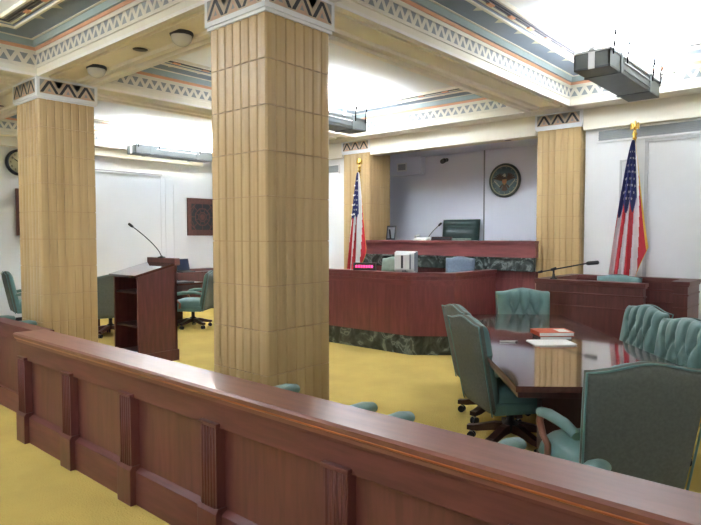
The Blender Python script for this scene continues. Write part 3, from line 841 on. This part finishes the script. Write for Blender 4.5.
# ------------------------------------------------------------------ wall things
t = thing('wall_clock', 'round black-rimmed wall clock with ivory face', 'clock', (WALL_L, 4.14, 2.90))
mb = MB(); mb.lathe([(.20, 0), (.235, 0), (.235, .05), (.215, .065), (.19, .055), (.19, .03)], 'black', 40, axis='x'); obj('case', mb, t)
mb = MB(); mb.lathe([(.19, .03), (.19, .036)], 'clock_face', 40, axis='x'); face = obj('dial', mb, t, 'ivory dial with dark numerals')
def stroke(mb, pts, wd, P, m):
    for a, b in zip(pts, pts[1:]):
        a, b = Vector(a), Vector(b); d = (b-a).normalized(); nn = Vector((-d.y, d.x))*wd/2
        mb.poly([P(*(a-nn)), P(*(b-nn)), P(*(b+nn)), P(*(a+nn))], m)
DIG = {'0': [[(0,0),(1,0),(1,2),(0,2),(0,0)]], '1': [[(.5,0),(.5,2)]], '2': [[(0,2),(1,2),(1,1),(0,1),(0,0),(1,0)]], '3': [[(0,2),(1,2),(1,0),(0,0)], [(0,1),(1,1)]],
       '4': [[(0,2),(0,1),(1,1)], [(1,2),(1,0)]], '5': [[(1,2),(0,2),(0,1),(1,1),(1,0),(0,0)]], '6': [[(1,2),(0,2),(0,0),(1,0),(1,1),(0,1)]],
       '7': [[(0,2),(1,2),(.4,0)]], '8': [[(0,0),(1,0),(1,2),(0,2),(0,0)], [(0,1),(1,1)]], '9': [[(1,1),(0,1),(0,2),(1,2),(1,0),(0,0)]]}
mb = MB()
for k in range(12):
    a = R(90-(k+1)*30); s = str(k+1); cx, cz = .15*math.cos(a), .15*math.sin(a); sc = .016
    for i, ch in enumerate(s):
        ox_ = cx+(i-len(s)/2)*sc*1.35+.002
        for ln in DIG[ch]:
            stroke(mb, [(ox_+x*sc, cz+(y-1)*sc) for x, y in ln], .006, lambda u, w: (.0375, u, w), 'black')
for k in range(60):
    a = R(k*6); stroke(mb, [(.176*math.cos(a), .176*math.sin(a)), (.185*math.cos(a), .185*math.sin(a))], .003, lambda u, w: (.0372, u, w), 'black')
obj('numerals', mb, face)
mb = MB()
for (a, ln, wd) in ((R(152), .10, .012), (R(146), .15, .008)):
    stroke(mb, [(-.02*math.cos(a), -.02*math.sin(a)), (ln*math.cos(a), ln*math.sin(a))], wd, lambda u, w: (.041, u, w), 'black')
mb.lathe([(.01, .037), (.01, .043)], 'black', 12, axis='x'); obj('hands', mb, t)

def plaque(label, y, z, seal):
    t = thing('carved_plaque', label, 'plaque', (WALL_L+.002, y, z), 0, 'carved wooden wall plaques')
    mb = MB(); mb.box(0, .04, -.38, .38, -.42, .42, 'M_plq', .008); obj('board', mb, t)
    mb = MB(); P = lambda u, w: (.0405, u, w); e = .0415
    mb.box(.04, .043, -.30, .30, -.30, .30, 'black')
    # interlaced border and eight-sided star in relief
    def bar(a, b, wd=.022):
        a, b = Vector(a), Vector(b); d = (b-a).normalized(); n_ = Vector((-d.y, d.x))*wd/2
        mb.poly([(.048, *(a-n_)), (.048, *(b-n_)), (.048, *(b+n_)), (.048, *(a+n_))], 'M_plq')
    for r_ in (.105, .20):
        c = [(r_*math.cos(R(22.5+45*k)), r_*math.sin(R(22.5+45*k))) for k in range(8)]
        for k in range(8): bar(c[k], c[(k+1) % 8])
    for k in range(8):
        a = R(22.5+45*k); bar((.105*math.cos(a), .105*math.sin(a)), (.2*math.cos(a), .2*math.sin(a)), .016)
        a2 = R(45*k); bar((.2*math.cos(a2)*.93, .2*math.sin(a2)*.93), (.29*math.cos(a2), .29*math.sin(a2)), .016)
    for sx in (-1, 1):
        for sy in (-1, 1):
            bar((sx*.30, sy*.17), (sx*.17, sy*.30)); bar((sx*.25, sy*.25), (sx*.14, sy*.14), .016)
            bar((sx*.27, sy*.10), (sx*.20, sy*.27), .014)
    for k in range(16):
        pass
    c = [(.07*math.cos(R(15*k)), .07*math.sin(R(15*k))) for k in range(24)]
    mb.poly([(.047, *p) for p in c], 'M_plq')
    for a, b in (((-.3, -.3), (.3, -.3)), ((-.3, .3), (.3, .3)), ((-.3, -.3), (-.3, .3)), ((.3, -.3), (.3, .3))): bar(a, b, .02)
    obj('fretwork', mb, t, 'dark carved fretwork')
    if seal:
        mb = MB(); mb.lathe([(.08, .05), (.08, .056)], 'white_plastic', 24, (0, -.17, .29), 'x'); mb.lathe([(.05, .056), (.05, .06)], 'seal_teal', 24, (0, -.17, .29), 'x')
        obj('medallion', mb, t, 'white ringed round medallion')
M['M_plq'] = mat('reddish carved wood', (.11, .036, .025), .5, var=.2, scale=20)
plaque('carved red-brown wooden plaque right of the lectern, above the side desk', 7.97, 2.02, False)
plaque('carved wooden plaque half hidden by the left column, below the clock', 4.44, 2.02, True)

# seal on the niche wall
t = thing('round_seal', 'large round eagle seal hanging on the recess wall behind the judge', 'seal', (-4.89, 9.74, 2.57))
mb = MB(); mb.lathe([(.29, 0), (.30, -.01), (.30, -.035), (.285, -.045), (.265, -.035), (.255, -.02)], 'seal_rim', 48, axis='y', caps=False)
mb.lathe([(.262, -.036), (.262, -.044), (.246, -.044), (.246, -.03)], 'seal_gold', 48, axis='y', caps=False); obj('rim', mb, t, 'dark rim with pale gold inner ring')
mb = MB(); mb.lathe([(.255, 0), (.255, -.028)], 'seal_teal', 48, axis='y'); obj('disc', mb, t, 'blue green disc')
mb = MB(); P = lambda u, w, e=.032: (u, -e, w)
for s in (-1, 1):
    # wing of long feathers
    for k in range(7):
        a0 = R(20+k*13); l0 = .19-.010*k
        bx, bz = s*(.025+.006*k), .03+.004*k
        tip = (s*(.03+l0*math.cos(a0)), -.02+l0*math.sin(a0))
        mb.poly([P(bx, bz-.05), P(bx, bz), P(tip[0]-s*.012, tip[1]+.012), P(tip[0]+s*.006, tip[1]-.004)][::s], 'seal_brown')
    mb.poly([P(s*.02, -.06), P(s*.05, -.07), P(s*.10, -.12), P(s*.07, -.14)], 'seal_brown')
    for k in range(5):   # olive branch and arrows
        x = s*(.09+.022*k); mb.poly([P(x, -.12+.02*k), P(x+s*.02, -.10+.025*k), P(x+s*.005, -.085+.025*k)], 'seal_gold' if s > 0 else 'stencil')
mb.poly([P(-.03, -.09), P(.03, -.09), P(.045, .03), P(.02, .07), P(-.02, .07), P(-.045, .03)], 'seal_brown')
mb.poly([P(-.02, .06), P(.02, .06), P(.025, .10), P(0, .125), P(-.03, .105), P(-.05, .09), P(-.025, .085)], 'stencil')
mb.poly([P(-.03, -.09), P(.03, -.09), P(.06, -.17), P(.02, -.185), P(-.02, -.185), P(-.06, -.17)], 'seal_brown')
mb.poly([P(-.042, .02, .036), P(-.042, -.04, .036), P(0, -.085, .036), P(.042, -.04, .036), P(.042, .02, .036)], 'seal_orange')
for k in range(4): mb.poly([P(-.03+k*.02-.003, -.045, .038), P(-.03+k*.02+.003, -.045, .038), P(-.03+k*.02+.003, .0, .038), P(-.03+k*.02-.003, .0, .038)], 'flag_red')
for k in range(40):
    a = 2*PI*k/40; r0 = .226
    mb.poly([P((r0-.012)*math.cos(a-.03), (r0-.012)*math.sin(a-.03)), P((r0-.012)*math.cos(a+.03), (r0-.012)*math.sin(a+.03)), P((r0+.008)*math.cos(a+.015), (r0+.008)*math.sin(a+.015)), P((r0+.008)*math.cos(a-.015), (r0+.008)*math.sin(a-.015))], 'seal_gold') if k % 3 == 0 else None
obj('eagle', mb, t, 'brown eagle with spread wings and tan shield')

# vents, cameras, downlights
def vent(name, label, cat, loc, w, h, slats, vert=False, rz=0.):
    t = thing(name, label, cat, loc, rz)
    mb = MB(); mb.box(-w/2, w/2, -.012, 0, -h/2, h/2, 'vent_grey'); obj('backing', mb, t)
    mb = MB(); f = .022
    for a in ((-w/2-f, w/2+f, -h/2-f, -h/2), (-w/2-f, w/2+f, h/2, h/2+f), (-w/2-f, -w/2, -h/2, h/2), (w/2, w/2+f, -h/2, h/2)): mb.box(a[0], a[1], -.03, 0, a[2], a[3], 'white_metal', .003)
    obj('frame', mb, t, 'white metal frame')
    mb = MB()
    if vert:
        for k in range(slats):
            x = -w/2+(k+.5)*w/slats; mb.box(x-.004, x+.004, -.024, -.012, -h/2, h/2, 'vent_grey')
    else:
        for k in range(slats):
            z = -h/2+(k+.5)*h/slats; mb.box(-w/2, w/2, -.026, -.012, z-.004, z+.004, 'vent_grey')
    obj('louvers', mb, t)
vent('air_grille', 'long grey air grille high on the white wall behind the right flag', 'vent', (-.92, BACK, 2.945), 3.8, .13, 6)
vent('air_grille', 'grey air grille high on the wall left of the left flag', 'vent', (-7.88, BACK, 2.86), .58, .13, 5)
vent('air_register', 'small dark square air register over the passage left of judge', 'vent', (-7.08, 9.66, 2.96), .19, .12, 4)
t = thing('security_camera', 'small black security camera high on the recess wall', 'camera', (-6.13, 9.8, 3.04))
mb = MB(); mb.lathe([(.035, 0), (.035, -.02), (.02, -.03), (.015, -.06)], 'charcoal', 16, axis='y'); obj('mount', mb, t)
mb = MB(); mb.tube([(-.01, -.05, .0), (.0, -.10, -.02), (.02, -.20, -.05)], [.03, .045, .045], 'black', 14); obj('camera_body', mb, t)
def downlight(label, x, y, z, r=.07):
    t = thing('recessed_downlight', label, 'ceiling light', (x, y, z))
    mb = MB(); mb.lathe([(r, 0), (r+.02, 0), (r+.018, -.006), (r, -.004)], 'lit_cream', 24, caps=False); obj('trim_ring', mb, t)
    mb = MB(); mb.lathe([(r, -.001), (r, -.003)], 'black', 24); obj('aperture', mb, t, 'dark unlit aperture')
downlight('dark recessed downlight between the two dome lights on the ceiling beam', -5.25, 2.98, SOFF+.04)
downlight('dark recessed downlight in the beam left of the left column', -8.95, 2.98, SOFF+.04)
downlight('dark downlight under the header left of the security camera', -5.83, 8.38, 3.04, .055)
downlight('dark downlight under the header near the round seal', -4.17, 8.38, 3.04, .055)
def dome(label, x, y):
    t = thing('ceiling_dome_light', label, 'ceiling light', (x, y, SOFF+.04), 0, 'opal dome lights under the beam', 'thing')
    mb = MB(); mb.lathe([(.02, 0), (.098, 0), (.102, -.012), (.098, -.03), (.088, -.034)], 'charcoal', 32); obj('collar', mb, t, 'dark metal collar')
    mb = MB(); mb.lathe([(.092*math.cos(R(a)), -.03-.088*math.sin(R(a))) for a in range(0, 86, 7)]+[(.004, -.118)], 'opal', 32); obj('globe', mb, t, 'white opal half globe')
dome('white dome light under the beam, nearer the thick column', -4.56, 2.98)
dome('white dome light under the beam, nearer the left column', -6.13, 2.98)

# ------------------------------------------------------------------ uplight troughs
LIGHT_W = 102
def uplight(label, x, y0, y1, zb=3.2, power=LIGHT_W):
    t = thing('uplight_trough', label, 'light fixture', (x, (y0+y1)/2, zb), 0, 'grey hanging uplight troughs')
    L = (y1-y0)/2; w = .17; h = .17
    mb = MB()
    mb.box(-w, w, -L, L, 0, .02, 'grey_dark', .004)
    mb.box(-w, -w+.015, -L, L, .02, h, 'grey_metal'); mb.box(w-.015, w, -L, L, .02, h, 'grey_metal')
    mb.box(-w, w, -L, -L+.015, .02, h, 'grey_metal'); mb.box(-w, w, L-.015, L, .02, h, 'grey_metal')
    obj('housing', mb, t, 'grey steel box open at the top')
    mb = MB()
    e = .008
    for s in (-1, 1):
        mb.box(s*w-e, s*w+e, -L, L, h-.012, h+.012, 'grey_metal', .002); mb.box(-w, w, s*L-e, s*L+e, h-.012, h+.012, 'white_metal', .002)
        mb.box(s*(w+.006)-.004, s*(w+.006)+.004, -L*.5, L*.6, .04, .05, 'grey_metal'); mb.box(s*(w+.006)-.004, s*(w+.006)+.004, -L*.5, L*.6, .115, .125, 'white_metal')
    obj('rim', mb, t, 'pale lip round the box')
    for yy in (-L*.62, L*.55):
        mb = MB()
        mb.box(-w-.012, -w-.001, yy-.03, yy+.03, 0, h+.03, 'white_metal'); mb.box(w+.001, w+.012, yy-.03, yy+.03, 0, h+.03, 'grey_metal'); mb.box(-w-.012, w+.012, yy-.03, yy+.03, -.008, 0, 'grey_dark')
        obj('strap', mb, t, 'steel strap round the box')
    mb = MB(); mb.box(-.03, .03, -L-.008, -L, 0, h+.04, 'white_metal'); mb.box(-.03, .03, L, L+.008, 0, h+.04, 'white_metal'); obj('end_strap', mb, t, 'pale end strap')
    for yy in (-L*.62, L*.1, L*.55):
        mb = MB(); mb.tube([(0, yy, .02), (0, yy, CEIL-zb)], .013, 'white_metal', 8); obj('hanger_rod', mb, t, 'white hanger rod')
    for (sx, yy) in ((1, -L+.05), (1, -L*.45), (1, L*.6), (1, L-.04)):
        mb = MB(); pts = [(sx*(w+.014), yy, h-.05), (sx*(w+.022), yy, h+.05), (sx*(w+.012), yy+.012, h+.10), (sx*(w+.028), yy+.016, h+.15), (sx*(w+.02), yy+.03, h+.2)]
        mb.tube(pts, [.006, .010, .006, .011, .005], 'soot', 7); obj('hook', mb, t, 'dark twisted hook')
    la = bpy.data.lights.new('uplight_lamp', 'AREA'); la.shape = 'RECTANGLE'; la.size = .26; la.size_y = 2*L-.1
    la.energy = power; la.color = (.93, 1.0, 1.07)
    lo = bpy.data.objects.new('uplight_lamp', la); COL.objects.link(lo); lo.parent = t; lo.location = (0, 0, .10); lo.rotation_euler = (PI, 0, 0)
    return t
uplight('grey uplight trough hanging above the witness box and conference table', -2.07, 5.88, 7.62)
uplight('grey uplight trough half hidden behind the thick column', -6.08, 5.75, 7.12, power=190)
uplight('grey uplight trough hanging by the far left wall', -10.93, 5.98, 7.80, power=410)
# unseen troughs added to light the gallery side and the near coffer
uplight('added grey uplight trough, out of view over the gallery', -1.6, -1.9, -.2, power=110)
uplight('added grey uplight trough, out of view over the gallery aisle', -5.7, -.9, .9, power=185)

# ------------------------------------------------------------------ flags
def flag(name, label, loc, rz, H, spread, seed, drop):
    t = thing(name, label, 'flag', loc, rz, 'national flags on poles')
    mb = MB(); mb.lathe([(.17, 0), (.17, .02), (.14, .035), (.05, .05), (.03, .09)], 'brass', 28); obj('floor_stand', mb, t, 'brass floor stand')
    mb = MB(); mb.tube([(0, 0, .05), (0, 0, H-.22)], .016, 'brass', 12); obj('pole', mb, t)
    mb = MB()
    mb.lathe([(.018, H-.24), (.03, H-.22), (.018, H-.20), (.032, H-.17), (.02, H-.14), (.022, H-.12)], 'brass', 16)
    # small eagle: body and raised wings
    mb.lathe([(.004, H-.13), (.026, H-.10), (.024, H-.06), (.012, H-.03), (.016, H-.015), (.004, H)], 'brass', 12)
    for s in (-1, 1):
        mb.prism([(s*.01, H-.09), (s*.05, H-.12), (s*.055, H-.05), (s*.035, H-.02), (s*.012, H-.05)], 'y', -.008, .008, 'brass')
    obj('finial', mb, t, 'golden eagle finial')
    # hanging cloth: folded accordion-wise from the hoist; stripes run down the folds
    rnd = random.Random(seed); ph = rnd.random()*6
    top, bot = H-.25, H-.25-drop
    NU, NV = 78, 90
    def cloth(a, b):          # a across the gathered cloth, b downwards
        w = .03+spread*(b**.75)
        lean = -.045*b
        x = lean+(a-.62)*w*1.05
        f = math.sin(a*2*PI*3.2+ph+1.0*b)
        y = -.045-(.015+.045*b**.6)*f-.05*math.sin(a*PI)*b
        z = top-(top-bot)*b+.08*math.sin(a*PI*1.0)*b-.06*a*b
        if a > .78:                     # the fly end hangs shorter
            k = (a-.78)/.22; z += k*.55*b*b; x += .09*k*b
        return (x, y, z)
    mb = MB()
    vs, fs = mb.grid(cloth, NU, NV, 'flag_white')
    ir, iw, ib, ig = mb.mi('flag_red'), mb.mi('flag_white'), mb.mi('flag_blue'), mb.mi('gold_fringe')
    for i in range(NU):
        a = (i+.5)/NU
        for j in range(NV):
            b = (j+.5)/NV
            s = a*5.6+b*.9+.35
            f = fs[i][j]
            lim = .50-.06*a+.04*math.sin(a*20)
            if b < lim and a < .86: f.material_index = ib
            else: f.material_index = ir if int(math.floor(s)) % 2 == 0 else iw
            if i >= NU-2 or j >= NV-1 and a > .78: f.material_index = ig
    # stars sewn on the union
    for r_ in range(9):
        for c_ in range(5):
            a = .12+.15*c_+(.075 if r_ % 2 else 0); b = .08+r_*.047
            if b > .45-.06*a: continue
            p = Vector(cloth(a, b)); du = (Vector(cloth(a+.01, b))-p); dv = (Vector(cloth(a, b+.01))-p)
            nn = du.cross(dv)
            if nn.length < 1e-9: continue
            nn.normalize()
            if nn.y > 0: nn = -nn
            e1 = du.normalized(); e2 = nn.cross(e1)
            size = .017+.018*b*1.2
            q = []
            for k in range(10):
                rr = size if k % 2 == 0 else size*.42; an = PI/2+k*PI/5
                q.append(p+nn*.004+e1*rr*math.cos(an)+e2*rr*math.sin(an))
            mb.poly(q, 'flag_white')
    obj('cloth', mb, t, 'stars and stripes cloth hanging in folds')
flag('flag', 'flag with gold fringe behind the witness box by the white wall', (-2.30, 8.12, 0), R(8), 3.06, .33, 3, 1.85)
flag('flag', 'flag hanging in front of the tiled column left of the judge bench', (-6.47, 7.62, 0), R(8), 2.90, .24, 5, 1.75)

# ------------------------------------------------------------------ light from the open gallery side, camera
w = bpy.data.worlds.new('World'); scene.world = w; w.use_nodes = True
bg = w.node_tree.nodes['Background']; bg.inputs[0].default_value = (.95, .97, 1.0, 1); bg.inputs[1].default_value = .42

cam = bpy.data.cameras.new('Camera'); co = bpy.data.objects.new('Camera', cam); COL.objects.link(co)
cam.sensor_width = 36; cam.lens = 36*594/701
co.location = (0, 0, 1.6); co.rotation_euler = (R(90-2.6), 0, R(41.2))
cam.clip_start = .05
scene.camera = co
vs_ = scene.view_settings
vs_.view_transform = 'Standard'; vs_.look = 'None'; vs_.gamma = 1; vs_.exposure = 1.0; vs_.use_curve_mapping = False
scene.cycles.use_denoising = True
scene.cycles.max_bounces = 8; scene.cycles.diffuse_bounces = 5; scene.cycles.sample_clamp_indirect = 0
